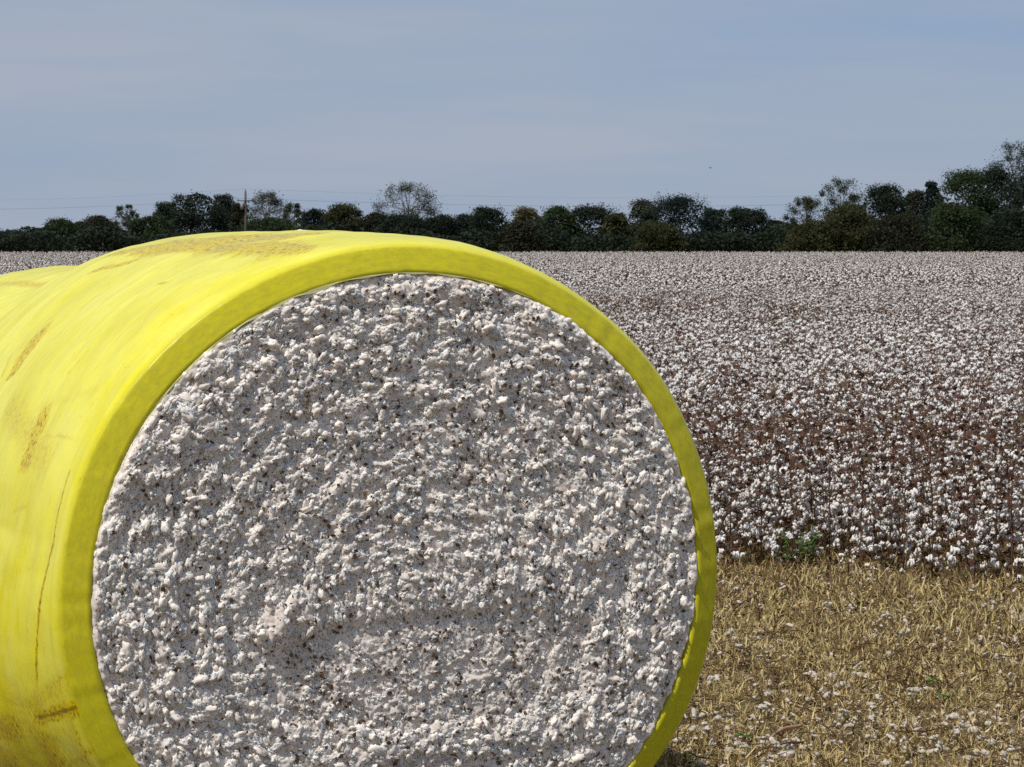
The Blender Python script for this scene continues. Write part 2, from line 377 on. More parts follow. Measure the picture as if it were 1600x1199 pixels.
def face_locks(root, locks):
    """loose crumpled locks of lint standing out of the packed face"""
    V3, F3 = subdiv(ICO2_V, ICO2_F); rng = np.random.default_rng(77); kinds = []
    for i in range(12):
        mb = MB()
        for b in range(int(rng.integers(3, 7))):
            off = rng.normal(size=3) * np.array([0.013, 0.008, 0.002]); k_ = rng.uniform(0.6, 1.35); rad = np.array([rng.uniform(0.008, 0.017), rng.uniform(0.006, 0.011), rng.uniform(0.005, 0.008)]) * k_
            ph = rng.uniform(0, 6.28, (5, 3)); fr = rng.normal(size=(5, 3)) * 3.2
            d = 1 + 0.15 * sum(np.sin(V3 @ fr[q] * (1 + 0.4 * q) + ph[q, 0]) for q in range(5)) + rng.normal(0, 0.035, len(V3))
            mb.add((V3 * d[:, None] * rad + off).tolist(), F3)
        kinds.append(mb.build('lock_kind_%02d' % i, [m_lock], link=False))
    o = scatter('cotton_locks', [l[0] for l in locks], [l[1] for l in locks], [l[2] for l in locks], [l[3] for l in locks], kinds, None, None)
    o.parent = root

def build_core(root, hc, rin, y0, seed, n=600, detail=True):
    """packed cotton seen at one end: a height field of thousands of pressed locks"""
    half = rin + 0.035; g = np.linspace(-half, half, n); h = 2 * half / (n - 1)
    U, V = np.meshgrid(g, g, indexing='ij')
    rng = np.random.default_rng(seed)
    rr = np.hypot(U, V)
    def F_(px, py): return (px - 612) / (473 * 0.95), (915 - py) / 473
    def seg(p, q, w):
        (x0, y0_), (x1, y1) = F_(*p), F_(*q); dx, dy = x1 - x0, y1 - y0_
        t = np.clip(((U - x0) * dx + (V - y0_) * dy) / (dx * dx + dy * dy), 0, 1)
        return np.exp(-((U - x0 - t * dx) ** 2 + (V - y0_ - t * dy) ** 2) / (2 * w * w))
    sm = lambda x: np.clip(x, 0, 1) ** 2 * (3 - 2 * np.clip(x, 0, 1))
    H = 0.012 * (1 - (rr / rin) ** 2) + (fbm(U * 2.4 + 9, V * 2.4, seed) - 0.47) * 0.020 + (fbm(U * 9, V * 9, seed + 4) - 0.47) * 0.016
    # concentric windings left by the rolled mat
    ang = np.arctan2(V + 0.06, U); rc = np.hypot(U, V + 0.06)
    H += 0.0042 * np.sin(rc * 55 + 2.2 * vnoise(ang * 3, rc * 2, seed + 2)) * sm((rc - 0.12) / 0.3)
    rec = np.zeros_like(H)
    if detail:
        cu, cv = F_(650, 1050); hu, hv = 0.55, 0.19
        q = np.abs((U - cu) / hu) ** 3 + np.abs((V - cv) / hv) ** 3
        rec = sm(1.6 - q); H -= 0.004 * rec
        H += 0.006 * seg((420, 962), (800, 940), 0.05) - 0.009 * seg((470, 985), (800, 966), 0.016)
        H += 0.012 * seg((400, 985), (440, 925), 0.020) + 0.006 * seg((440, 925), (520, 880), 0.03)
        H += 0.022 * seg((890, 885), (925, 868), 0.026) - 0.010 * seg((905, 925), (930, 960), 0.02)
        H += 0.009 * seg((912, 985), (905, 1160), 0.026) + 0.007 * seg((420, 1180), (900, 1165), 0.030)
        H += 0.012 * seg((240, 700), (330, 600), 0.05) + 0.010 * seg((820, 480), (930, 590), 0.03)
    base = H.copy()
    WU = U + 0.016 * (fbm(U * 34, V * 34, seed + 61, 3) - 0.44); WV = V + 0.016 * (fbm(U * 34 + 7, V * 34, seed + 62, 3) - 0.44)
    def stamp(N, smin, smax, amin, amax, hk, small_zone):
        nonlocal H
        pu = rng.uniform(-half, half, N); pv = rng.uniform(-half, half, N)
        for k in range(N):
            x, y = pu[k], pv[k]; r_ = math.hypot(x, y)
            if r_ > half: continue
            size = rng.uniform(smin, smax) * (0.72 + 0.42 * r_ / rin)
            i0 = int((x + half) / h); j0 = int((y + half) / h)
            if small_zone and rec[min(i0, n - 1), min(j0, n - 1)] > 0.4: size *= 0.6
            asp = rng.uniform(amin, amax); a, b = size * asp ** 0.5, size / asp ** 0.5
            t = math.atan2(y + 0.06, x) + math.pi / 2 + rng.normal(0, 0.45) if y > -0.45 * abs(x) else rng.uniform(0, 3.14)
            w = int((a + 0.008) / h) + 1
            ia, ib, ja, jb = max(i0 - w, 0), min(i0 + w + 1, n), max(j0 - w, 0), min(j0 + w + 1, n)
            if ia >= ib or ja >= jb: continue
            du = WU[ia:ib, ja:jb] - x; dv = WV[ia:ib, ja:jb] - y
            p = (du * math.cos(t) + dv * math.sin(t)) / a; q = (-du * math.sin(t) + dv * math.cos(t)) / b
            d2 = p * p + q * q
            c0 = base[min(i0, n - 1), min(j0, n - 1)] * 0.5 + base[ia:ib, ja:jb] * 0.5
            top = c0 + size * hk * rng.uniform(0.35, 1.0) * (1.25 if r_ > 0.75 * rin else 0.9) * np.clip(1 - d2, 0, 1) ** rng.uniform(0.6, 1.3) + rng.uniform(-0.004, 0.002)
            H[ia:ib, ja:jb] = np.where(d2 < 1, np.maximum(H[ia:ib, ja:jb], top), H[ia:ib, ja:jb])
    stamp(6500, 0.014, 0.038, 1.3, 3.6, 0.66, True)
    base = H * 0.6 + base * 0.4
    stamp(12000, 0.008, 0.020, 1.1, 3.0, 0.66, True)
    base = H * 0.7 + base * 0.3
    stamp(9000, 0.004, 0.009, 1.0, 3.0, 0.6, False)
    H += (fbm(U * 60, V * 60, seed + 40, 3) - 0.44) * 0.007 + (vnoise(U * 130, V * 130, seed + 44) - 0.5) * 0.0026
    H -= 0.045 * sm((rr - rin + 0.014) / 0.035)                           # rolls under the lip
    locks = []
    if detail:
        for k in range(9000):
            a = rng.uniform(0, 6.283); r_ = (rin - 0.024) * math.sqrt(rng.uniform(0, 1)); x, y = r_ * math.cos(a), r_ * math.sin(a)
            i0 = int((x + half) / h); j0 = int((y + half) / h); s_ = (0.4 + 1.0 * rng.random() ** 2) * (0.75 + 0.35 * r_ / rin) * (0.65 if rec[i0, j0] > 0.4 else 1.0)
            t = math.atan2(y + 0.06, x) + math.pi / 2 + rng.normal(0, 0.5) if rng.random() < 0.75 else rng.uniform(0, 3.14)
            tilt = 0.25
            if r_ > 0.93 * rin: t = math.atan2(y, x) + math.pi / 2 + rng.normal(0, 0.12); tilt = 0.06; s_ = min(s_, 0.8)      # pressed flat under the film
            locks.append(((x * SQ, y0 - H[i0, j0] + 0.0050 * s_, y + hc), (math.pi / 2 + rng.normal(0, tilt), -t, rng.normal(0, tilt)), s_, int(rng.integers(0, 12))))
    keep = rr < half
    ids = -np.ones((n, n), int); ids[keep] = np.arange(keep.sum())
    vs = np.stack([U[keep] * SQ, y0 - H[keep], V[keep] + hc], -1)
    q = np.stack([ids[:-1, :-1], ids[1:, :-1], ids[1:, 1:], ids[:-1, 1:]], -1).reshape(-1, 4); q = q[(q >= 0).all(1)]
    me = bpy.data.meshes.new('cotton_core'); me.from_pydata(vs.tolist(), [], q.tolist()); me.materials.append(m_face)
    me.polygons.foreach_set('use_smooth', np.ones(len(q), bool)); me.update()
    o = bpy.data.objects.new('cotton_core', me); COL.objects.link(o); o.parent = root
    if detail:
        face_locks(root, locks)
        # crushed leaf and stalk caught in the lint
        mb = MB(); mb.smooth = False; clump = fbm(U * 11 + 3, V * 11, seed + 70, 4)
        for k in range(12000):
            a = rng.uniform(0, 6.283); r_ = rin * math.sqrt(rng.uniform(0, 1)) * 0.975
            x, y = r_ * math.cos(a), r_ * math.sin(a); i0 = int((x + half) / h); j0 = int((y + half) / h)
            if rng.random() > 0.25 + 2.2 * max(0.0, clump[i0, j0] - 0.38): continue
            z = H[i0, j0] + rng.uniform(0, 0.009); l = 0.0022 + 0.010 * rng.random() ** 2.5; w = l * rng.uniform(0.3, 0.75)
            t = rng.uniform(0, 3.14); c, s_ = math.cos(t), math.sin(t); yy = y0 - z - 0.0012
            P = [(x * SQ + (c * l * e - s_ * w * f), yy - rng.uniform(0, 0.002), y + hc + (s_ * l * e + c * w * f)) for e, f in ((-1, 0), (0, -1), (1, 0.2), (0.1, 1))]
            P.append((x * SQ, yy + 0.003, y + hc))
            mb.add(P, [(0, 1, 2, 3), (0, 4, 1), (1, 4, 2), (2, 4, 3), (3, 4, 0)], int(rng.random() < 0.35))
        tag(mb.build('leaf_flecks', [m_twig, m_brown], root), kind='stuff')
    return o

def seg_px(p, q, w, k):
    s0, t0 = px_to_wrap(*p); s1, t1 = px_to_wrap(*q); return (s0, t0, s1, t1, w, k)
bale = empty('cotton_bale', B_ORG, PHI)
tag(bale, 'round bale of packed white cotton in a bright yellow plastic wrap, filling the foreground', 'cotton bale', 'yellow wrapped cotton bales')
marks = [seg_px((250, 384), (480, 388), 0.10, 1.15), seg_px((180, 396), (300, 380), 0.06, 1.0), seg_px((68, 522), (28, 578), 0.060, 1.15), seg_px((20, 640), (70, 720), 0.10, 0.4), seg_px((150, 610), (60, 640), 0.05, 0.22),
         seg_px((66, 660), (45, 715), 0.060, 1.2), seg_px((70, 680), (112, 684), 0.008, 0.5),
         seg_px((107, 735), (84, 850), 0.007, 1.5), seg_px((84, 850), (78, 960), 0.008, 1.6), seg_px((78, 960), (88, 1058), 0.008, 1.6),
         seg_px((62, 1117), (100, 1112), 0.026, 1.5), (0.5, R(204), 1.5, R(214), 0.05, 1.3), seg_px((225, 393), (470, 402), 0.07, 1.1), seg_px((300, 386), (440, 392), 0.09, 1.0), seg_px((0, 1090), (90, 1098), 0.05, 0.45), seg_px((150, 424), (210, 408), 0.030, 0.9), seg_px((250, 447), (262, 444), 0.010, 0.9),
         seg_px((110, 585), (140, 550), 0.020, 0.35), seg_px((20, 560), (8, 590), 0.02, 0.5), seg_px((230, 500), (250, 480), 0.014, 0.4), seg_px((115, 500), (130, 480), 0.02, 0.3),
         seg_px((118, 412), (20, 470), 0.016, 0.8), seg_px((100, 1150), (140, 1195), 0.012, 0.7), seg_px((20, 800), (40, 790), 0.015, 0.35)]
wrap1 = build_wrap(bale, wrap_profile(R0, RM, LEN), HC, marks, 11)
build_core(bale, HC, R0 - 0.086, -0.016, 21)
rear = build_core(bale, HC, R0 - 0.06, 0.0, 22, n=90, detail=False); rear.location = (0, LEN - 0.02, 0); rear.rotation_euler = (0, 0, math.pi)
def film_edges(root, hc):
    """loose clear edges of the film standing off the lip"""
    for (t0, t1, w, lean) in ((R(95), R(142), 0.013, 0.006), (R(120), R(170), 0.007, 0.004), (R(66), R(100), 0.006, 0.004)):
        mb = MB(); N = 90; vs = []
        for i in range(N + 1):
            t = t0 + (t1 - t0) * i / N; e = math.sin(math.pi * i / N) ** 0.5
            ra = R0 - 0.084; rb = ra - w * e * (0.7 + 0.5 * math.sin(i * 0.33)); 
            for r_, y in ((ra, -0.034), (rb, -0.035 - lean * e)):
                vs.append((r_ * SQ * math.cos(t), y, hc + r_ * math.sin(t)))
        mb.add(vs, [(2 * i, 2 * i + 1, 2 * i + 3, 2 * i + 2) for i in range(N)]); mb.build('film_edge', [m_film], root)
film_edges(wrap1, HC)

R2 = 1.105
b2o = B_ORG + AX_B * 2.62 - AX_R * 0.02
bale2 = empty('cotton_bale', b2o, PHI)
tag(bale2, 'lower yellow wrapped cotton bale lying behind the large one, only its top showing', 'cotton bale', 'yellow wrapped cotton bales')
build_wrap(bale2, wrap_profile(R2 - 0.05, R2, 2.44), R2 - 0.01, [(0.5, R(110), 1.9, R(112), 0.05, 0.6), (0.2, R(125), 0.3, R(150), 0.03, 0.6)], 51, NT=300)
for yy, rz in ((0.014, 0), (2.44, math.pi)):
    c = build_core(bale2, R2 - 0.01, R2 - 0.13, 0.0, 23, n=90, detail=False); c.location = (0, yy, 0); c.rotation_euler = (0, 0, rz)

# ------------------------------------------------------------------ cotton plants
def boll_mb(rng, fine=True):
    """open boll: four or five hanging locks above a dry burr"""
    mb = MB(); n = rng.choice((5, 6, 7)); a0 = rng.uniform(0, 6.28)
    if not fine:
        blob(mb, (0, 0, 0.018), (0.046, 0.046, 0.042), 0.32, 0, False, rng)
        return mb
    for k in range(n):
        a = a0 + k * 6.283 / n; o = rng.uniform(0.010, 0.029)
        blob(mb, (o * math.cos(a), o * math.sin(a), 0.008 + rng.uniform(-0.020, 0.014)), (rng.uniform(0.009, 0.017), rng.uniform(0.009, 0.017), rng.uniform(0.013, 0.034)), 0.38, 0, False, rng)
    for k in range(4):
        a = a0 + 0.4 + k * 1.571; c, s = math.cos(a), math.sin(a)
        mb.add([(0, 0, -0.020), (0.018 * c - 0.010 * s, 0.018 * s + 0.010 * c, -0.016), (0.052 * c, 0.052 * s, 0.006), (0.018 * c + 0.010 * s, 0.018 * s - 0.010 * c, -0.016)], [(0, 1, 2, 3)], 1)
    return mb
def leaf_mb(rng):
    mb = MB(); mb.smooth = False; pts = [(0, 0, 0)]
    for a, l in ((-80, 0.030), (-48, 0.052), (-22, 0.036), (0, 0.068), (22, 0.036), (48, 0.052), (80, 0.030)):
        l *= rng.uniform(0.8, 1.2); pts.append((l * math.cos(R(a)), l * math.sin(R(a)), rng.uniform(-0.020, 0.004) - l * l * 3))
    mb.add(pts, [(0, i, i + 1) for i in range(1, 7)]); return mb
prng = random.Random(3)
BOLLS = [boll_mb(prng) for _ in range(6)]; BOLLS_LOW = [boll_mb(prng, False) for _ in range(4)]; LEAVES = [leaf_mb(prng) for _ in range(4)]

def plan_plant(rng, height, n_boll, n_leaf, leafy_top, low=0.14):
    stem = MB(); k = 6; lean = (rng.uniform(-0.06, 0.06), rng.uniform(-0.06, 0.06))
    axis = [Vector((lean[0] * (i / k) + rng.uniform(-0.008, 0.008), lean[1] * (i / k) + rng.uniform(-0.008, 0.008), height * i / k)) for i in range(k + 1)]
    stem.tube(axis, [0.0065 * (1 - 0.65 * i / k) for i in range(k + 1)], 4)
    def on(t):
        f = min(max(t, 0), 0.999) * k; i = int(f); return axis[i].lerp(axis[i + 1], f - i)
    bolls, leaves = [], []; a = rng.uniform(0, 6.28)
    for j in range(n_boll):
        t = low + (0.97 - low) * ((j + rng.uniform(0.1, 0.9)) / n_boll)
        if leafy_top: t = low + (t - low) * 0.86
        a += 2.4 + rng.uniform(-0.5, 0.5); l = rng.uniform(0.05, 0.20) * (1.12 - 0.6 * t); p = on(t); e = p + Vector((math.cos(a) * l, math.sin(a) * l, rng.uniform(0.0, 0.07)))
        stem.tube([p, p.lerp(e, 0.55) + Vector((0, 0, 0.012)), e - Vector((0, 0, 0.018))], [0.003, 0.0024, 0.0022], 3, cap=False)
        s = rng.uniform(0.5, 1.08) * (0.75 if (leafy_top and t > 0.65) else 1.0)
        M = Matrix.Translation(e) @ Matrix.Rotation(rng.uniform(0, 6.28), 4, 'Z') @ Matrix.Rotation(rng.uniform(-0.9, 0.9), 4, 'X') @ Matrix.Scale(s, 4)
        bolls.append((rng.randrange(6), M))
    for j in range(n_leaf):
        t = (rng.uniform(0.5, 1.04) if rng.random() < 0.7 else rng.uniform(0.05, 0.5)) if leafy_top else rng.uniform(0.3, 1.03)
        a = rng.uniform(0, 6.28); l = rng.uniform(0.03, 0.16); p = on(t); e = p + Vector((math.cos(a) * l, math.sin(a) * l, rng.uniform(-0.02, 0.05)))
        stem.tube([p, e], [0.0024, 0.0016], 3, cap=False)
        M = Matrix.Translation(e) @ Matrix.Rotation(a, 4, 'Z') @ Matrix.Rotation(rng.uniform(-0.5, 1.0), 4, 'Y') @ Matrix.Rotation(rng.uniform(-0.9, 0.9), 4, 'X') @ Matrix.Scale(rng.uniform(0.35, 0.85), 4)
        leaves.append((rng.randrange(4), M))
    return stem, bolls, leaves
def join_plant(plan, low_poly=False):
    stem, bolls, leaves = plan; mb = MB(); mb.merge(stem, Matrix.Identity(4), lambda m: 0)
    for i, M in ([b for q, b in enumerate(bolls) if q % 3] if low_poly else bolls): mb.merge(BOLLS_LOW[i % 4] if low_poly else BOLLS[i], M, lambda m: 1 + m)
    for i, M in leaves: mb.merge(LEAVES[i], M @ Matrix.Scale(1.9, 4) if low_poly else M, lambda m: 3)
    return mb
PM = [m_stem, m_boll, m_burr, m_redleaf]
plans_front = [plan_plant(prng, prng.uniform(0.86, 1.02), prng.randint(17, 24), prng.randint(26, 36), True, 0.05) for _ in range(10)]
plans_back = [plan_plant(prng, prng.uniform(0.84, 1.0), prng.randint(13, 19), prng.randint(12, 20), False, 0.2) for _ in range(8)]
plans_bare = [plan_plant(prng, prng.uniform(0.80, 0.98), prng.randint(7, 11), prng.randint(10, 16), True, 0.25) for _ in range(3)]

EDGE0 = on_ground(1130, 892); EDGE1 = on_ground(1600, 922)
E_SL = (EDGE1.y - EDGE0.y) / (EDGE1.x - EDGE0.x)
def edge_y(x): return EDGE0.y + E_SL * (x - EDGE0.x)
e_dir = Vector((1, E_SL, 0)).normalized(); e_nrm = Vector((-E_SL, 1, 0)).normalized()
# rows run along the edge of the standing crop
near = []
for row in range(0, 26):
    off = 0.16 + row * 0.72
    u = -26.0
    while u < 16.0:
        u += random.uniform(0.085, 0.16)
        p = Vector((EDGE0.x, EDGE0.y, 0)) + e_dir * u + e_nrm * (off + random.gauss(0, 0.13 if row else 0.17) + 0.12 * math.sin(u * 1.7))
        near.append((row, p))
def in_view(p, top=0.9):
    d = p.y * math.cos(PITCH) - (top - EYE) * math.sin(PITCH); x = CX + F * p.x / d
    return x
seen = [(row, p) for row, p in near if in_view(p) < 1615 and in_view(p) > 1130 - row * 4]
seen.sort(key=lambda t: t[1].y - 0.0 * t[0])
hero = seen[:300]; hero_ids = {id(p) for _, p in hero}
FULL = 110
# masters: stem, bolls and leaves as parts of their own
boll_me = [b.mesh('boll', [m_boll, m_burr]) for b in BOLLS]; leaf_me = [l.mesh('leaf', [m_redleaf]) for l in LEAVES]
stem_me = [pl[0].mesh('stem', [m_stem]) for pl in plans_front]
joined_front = [join_plant(pl).mesh('cotton_plant', PM) for pl in plans_front]
joined_back = [join_plant(pl).mesh('cotton_plant', PM) for pl in plans_back]
joined_bare = [join_plant(pl).mesh('cotton_plant', PM) for pl in plans_bare]
ORD = ('first second third fourth fifth sixth seventh eighth ninth tenth eleventh twelfth thirteenth fourteenth fifteenth sixteenth seventeenth eighteenth nineteenth twentieth '
       'twenty-first twenty-second twenty-third twenty-fourth twenty-fifth twenty-sixth twenty-seventh twenty-eighth twenty-ninth thirtieth').split()
front = sorted([p for row, p in hero if row == 0], key=lambda p: in_view(p)); front_no = {id(p): i for i, p in enumerate(front)}
for n_, (row, p) in enumerate(hero):
    rz = random.uniform(0, 6.28); sc = random.uniform(0.86, 1.08)
    if n_ < FULL:
        k = random.randrange(len(plans_front)); stem, bolls, leaves = plans_front[k]
        t = empty('cotton_plant', p, rz); t.scale = (sc,) * 3
        if id(p) in front_no and front_no[id(p)] < 30: tag(t, '%s cotton plant of the front row, counting right from the yellow bale' % ORD[front_no[id(p)]], 'cotton plant', 'cotton plants along the front edge')
        else: tag(t, 'brown-stalked cotton plant in the second or third row, behind the front plants', 'cotton plant', 'cotton plants close behind the front row')
        so = bpy.data.objects.new('stem', stem_me[k]); COL.objects.link(so); so.parent = t
        for i, M in bolls:
            b = bpy.data.objects.new('boll', boll_me[i]); COL.objects.link(b); b.parent = t; b.matrix_local = M
        for i, M in leaves:
            b = bpy.data.objects.new('leaf', leaf_me[i]); COL.objects.link(b); b.parent = t; b.matrix_local = M
    else:
        me = random.choice(joined_front if row < 4 else joined_back + joined_front[:4])
        t = bpy.data.objects.new('cotton_plant', me); COL.objects.link(t); t.location = p; t.rotation_euler = (0, 0, rz); t.scale = (sc,) * 3
        tag(t, 'cotton plant with open white bolls in the rows just behind the front edge', 'cotton plant', 'cotton plants in the rows behind the front edge')

# the rest of the crop, out to the tree line
KINDS = joined_front + joined_back + joined_bare
near_objs = [bpy.data.objects.new('plant_kind_%02d' % i, me) for i, me in enumerate(KINDS)]
nf, nb, nk = len(joined_front), len(joined_back), len(joined_bare)
pts, rots, scl, vid = [], [], [], []
def put(p, v):
    pts.append(p); rots.append((random.uniform(-0.12, 0.12), random.uniform(-0.12, 0.12), random.uniform(0, 6.28))); scl.append(random.uniform(0.86, 1.1)); vid.append(v)
def pick(p, row=9):
    patch = float(fbm(p.x * 0.22 + 50, p.y * 0.10, 77, 3))
    if row < 4: return random.randrange(nf)
    if random.random() < min(max((patch - 0.36) * 2.2, 0.05), 0.5): return random.choice([random.randrange(nf), nf + nb + random.randrange(nk)])
    return nf + random.randrange(nb)
for row, p in near:
    if id(p) not in hero_ids: put(p, pick(p, row))
base_off = 0.16 + 26 * 0.72
def sector(y0, y1, dens, half_w):
    n = int((y1 - y0) * (y0 + y1) * half_w * dens)
    for _ in range(n):
        y = math.sqrt(random.uniform(y0 * y0, y1 * y1)); x = random.uniform(-half_w, half_w) * y
        p = Vector((x, y, 0))
        if (p - Vector((EDGE0.x, EDGE0.y, 0))).dot(e_nrm) > base_off: yield p
for p in sector(26, 75, 7.0, 0.27): put(p, pick(p))
scatter('standing_cotton', pts, rots, scl, vid, near_objs, 'standing crop of open white cotton stretching back across the field', 'cotton crop')
low_objs = [bpy.data.objects.new('far_plant_kind_%02d' % i, join_plant(pl, True).mesh('far_cotton', PM)) for i, pl in enumerate(plans_back + plans_bare)]
pts, rots, scl, vid = [], [], [], []
for p in sector(75, 150, 3.2, 0.27): put(p, random.randrange(nb) if random.random() < 0.9 else nb + random.randrange(nk))
for p in sector(150, 305, 1.3, 0.27): put(p, random.randrange(nb) if random.random() < 0.9 else nb + random.randrange(nk))
scatter('distant_cotton', pts, rots, scl, vid, low_objs, 'far part of the white cotton field below the dark tree line', 'cotton crop')

# ------------------------------------------------------------------ stubble and litter in front of the crop
def straw_clump(rng, n, lmin, lmax, flat, pal):
    mb = MB(); mb.smooth = False
    for _ in range(n):
        a = rng.uniform(0, 6.28); b = rng.uniform(0, 6.28); r_ = rng.uniform(0, 0.09); x, y = r_ * math.cos(b), r_ * math.sin(b)
        l = rng.uniform(lmin, lmax); el = R(rng.uniform(5, 40) if rng.random() < flat else rng.uniform(40, 85)); w = 0.0018 + 0.0052 * rng.random() ** 2
        d = Vector((math.cos(a) * math.cos(el), math.sin(a) * math.cos(el), math.sin(el))); side = Vector((-math.sin(a), math.cos(a), rng.uniform(-0.5, 0.5))).normalized()
        p0 = Vector((x, y, rng.uniform(0, 0.03))); p1 = p0 + d * l * 0.55; d2 = (d + Vector((rng.uniform(-.4, .4), rng.uniform(-.4, .4), rng.uniform(-0.9, 0.1)))).normalized(); p2 = p1 + d2 * l * 0.45
        p2.z = max(p2.z, 0.004)
        mb.add([p0 - side * w, p0 + side * w, p1 + side * w * 0.9, p1 - side * w * 0.9, p2], [(0, 1, 2, 3), (3, 2, 4)], rng.choice(pal))
    return mb
srng = random.Random(17)
SM = [m_straw, m_olive, m_brown]
straw_objs = []
for i in range(12):
    pal = [(0, 0, 2, 1, 2), (0, 1, 2, 2, 2), (1, 0, 0, 2)][i % 3]
    straw_objs.append(straw_clump(srng, 26, 0.02, 0.12, 0.75, pal).build('straw_kind_%02d' % i, SM, link=False))
def tuft_mb(rng, n, size):
    mb = MB()
    for _ in range(n):
        a = rng.uniform(0, 6.28); r_ = size * rng.uniform(0.1, 0.8); s = size * rng.uniform(0.30, 0.62)
        blob(mb, (r_ * math.cos(a), r_ * math.sin(a) * 0.8, s * 0.4 + rng.uniform(0, size * 0.35)), (s * rng.uniform(0.7, 1.5), s * rng.uniform(0.6, 1.1), s * rng.uniform(0.4, 0.85)), 0.30, 0, True, rng)
    return mb
def twig_mb(rng):
    mb = MB(); l = rng.uniform(0.08, 0.24); pts_ = [Vector((-l / 2, 0, 0.012))]
    for k in range(4): pts_.append(pts_[-1] + Vector((l / 4, rng.uniform(-0.02, 0.02), rng.uniform(-0.012, 0.022))))
    mb.tube(pts_, [0.0042, 0.0038, 0.0034, 0.003, 0.002], 4)
    if rng.random() < 0.6:
        q = pts_[2]; mb.tube([q, q + Vector((rng.uniform(-.05, .08), rng.uniform(-0.08, 0.08), rng.uniform(0.0, 0.06)))], [0.003, 0.0016], 3)
    return mb
XA, XB, YA = -7.0, 8.5, 6.2
def stub_points(n):
    out = []
    while len(out) < n:
        x, y = random.uniform(XA, XB), random.uniform(YA, 22)
        if y < edge_y(x) + random.uniform(-0.25, 0.6): out.append(Vector((x, y, 0)))
    return out
def rand_lists(P, tilt, smin, smax, nv):
    return ([(random.uniform(-tilt, tilt), random.uniform(-tilt, tilt), random.uniform(0, 6.28)) for _ in P], [random.uniform(smin, smax) for _ in P], [random.randrange(nv) for _ in P])
P = stub_points(33000); keep = []
for p in P:
    far = (p - Vector((EDGE0.x, EDGE0.y, 0))).dot(e_nrm)                  # grass grows taller towards the crop edge
    keep.append((p, 0.75 + 0.5 * max(0.0, min(1.0, (far + 4.5) / 4.5)) * random.uniform(0.6, 1.25)))
scatter('dry_stubble_grass', [p for p, _ in keep], [(random.uniform(-.25, .25), random.uniform(-.25, .25), random.uniform(0, 6.28)) for _ in keep], [s for _, s in keep], [random.randrange(12) for _ in keep], straw_objs,
        'matted dry straw and half-green grass on the harvested strip', 'stubble')
twigs = [twig_mb(srng).build('twig_kind_%02d' % i, [m_twig if i % 3 else m_brown], link=False) for i in range(8)]
P = stub_points(9000); r_, s_, v_ = rand_lists(P, 0.6, 0.5, 1.1, 8)
for p in P: p.z = random.uniform(0.01, 0.06)
scatter('stalk_litter', P, r_, s_, v_, twigs, 'dark broken cotton stalks lying through the stubble', 'litter')
litter_objs = [straw_clump(srng, 24, 0.04, 0.16, 0.5, (2, 2, 2, 1)).build('litter_kind_%02d' % i, SM, link=False) for i in range(5)]
P = []
while len(P) < 5200:
    u, v = random.uniform(-9, 12), random.uniform(0.05, 4.5); P.append(Vector((EDGE0.x, EDGE0.y, 0)) + e_dir * u + e_nrm * v)
r_, s_, v_ = rand_lists(P, 0.4, 0.8, 1.5, 5)
scatter('crop_floor_litter', P, r_, s_, v_, litter_objs, 'brown dead leaves and weeds on the ground between the cotton plants', 'litter')
smalls = [tuft_mb(srng, 3, 0.017).build('lint_kind_%02d' % i, [m_fallen], link=False) for i in range(6)]
P = [p for p in stub_points(40000) if random.random() < float(np.clip((fbm(p.x * 2.2, p.y * 1.4, 91, 3) - 0.30) * 3.2, 0.05, 1))]
r_, s_, v_ = rand_lists(P, 0.9, 0.3, 1.4, 6); s_ = [0.3 + 1.5 * random.random() ** 2.2 for _ in P]
for p in P: p.z = random.uniform(0.0, 0.085)
scatter('cotton_lint', P, r_, s_, v_, smalls, 'small scraps of white lint caught among the straw', 'lint')
# the larger fallen tufts, one by one
tuft_me = [tuft_mb(srng, srng.randint(5, 9), srng.uniform(0.030, 0.046)).mesh('cotton_tuft', [m_fallen]) for _ in range(8)]
spots = [(1115, 1070, 1.3), (1135, 1066, 1.3), (1300, 1068, 1.5), (1316, 1080, 1.5), (1345, 1062, 1.4), (1265, 1062, 1.4), (1138, 1182, 1.3), (1425, 1088, 1.2), (1448, 1085, 1.0), (1510, 1085, 1.1), (1486, 1130, 1.2), (1520, 1150, 1.3),
         (1336, 1135, 1.0), (1166, 990, 1.0), (1190, 992, 1.1), (1258, 915, 1.0), (1330, 898, 1.2), (1236, 947, 1.0), (1404, 982, 1.1), (1350, 958, 1.0), (1376, 1003, 1.0), (1595, 972, 1.3), (1292, 1170, 1.3), (1550, 1173, 1.3), (1230, 1190, 1.3)]
TUFT_LABEL = {0: 'large cotton tuft touching the right edge of the yellow bale', 2: 'left one of three large cotton tufts lying together in mid stubble',
              3: 'lowest of three large cotton tufts lying together in mid stubble', 4: 'right one of three large cotton tufts lying together in mid stubble',
              7: 'cotton tuft just left of the green weed in mid stubble', 21: 'cotton tuft high in the stubble at the right edge of the frame',
              22: 'cotton tuft lying right of the pinkish dry husk', 24: 'cotton tuft directly below the pinkish dry husk'}
n_t = 0
for (x, y, s) in spots:
    p = on_ground(x, y); o = bpy.data.objects.new('cotton_tuft', tuft_me[n_t % 8]); COL.objects.link(o); o.location = (p.x, p.y, 0.012)
    o.rotation_euler = (0, 0, random.uniform(0, 6.28)); s *= 0.78; o.scale = (s, s, s * 0.9); n_t += 1
    tag(o, TUFT_LABEL.get(n_t - 1, 'fallen tuft of white cotton lying in the dry stubble'), 'cotton tuft', 'cotton tufts fallen on the stubble')
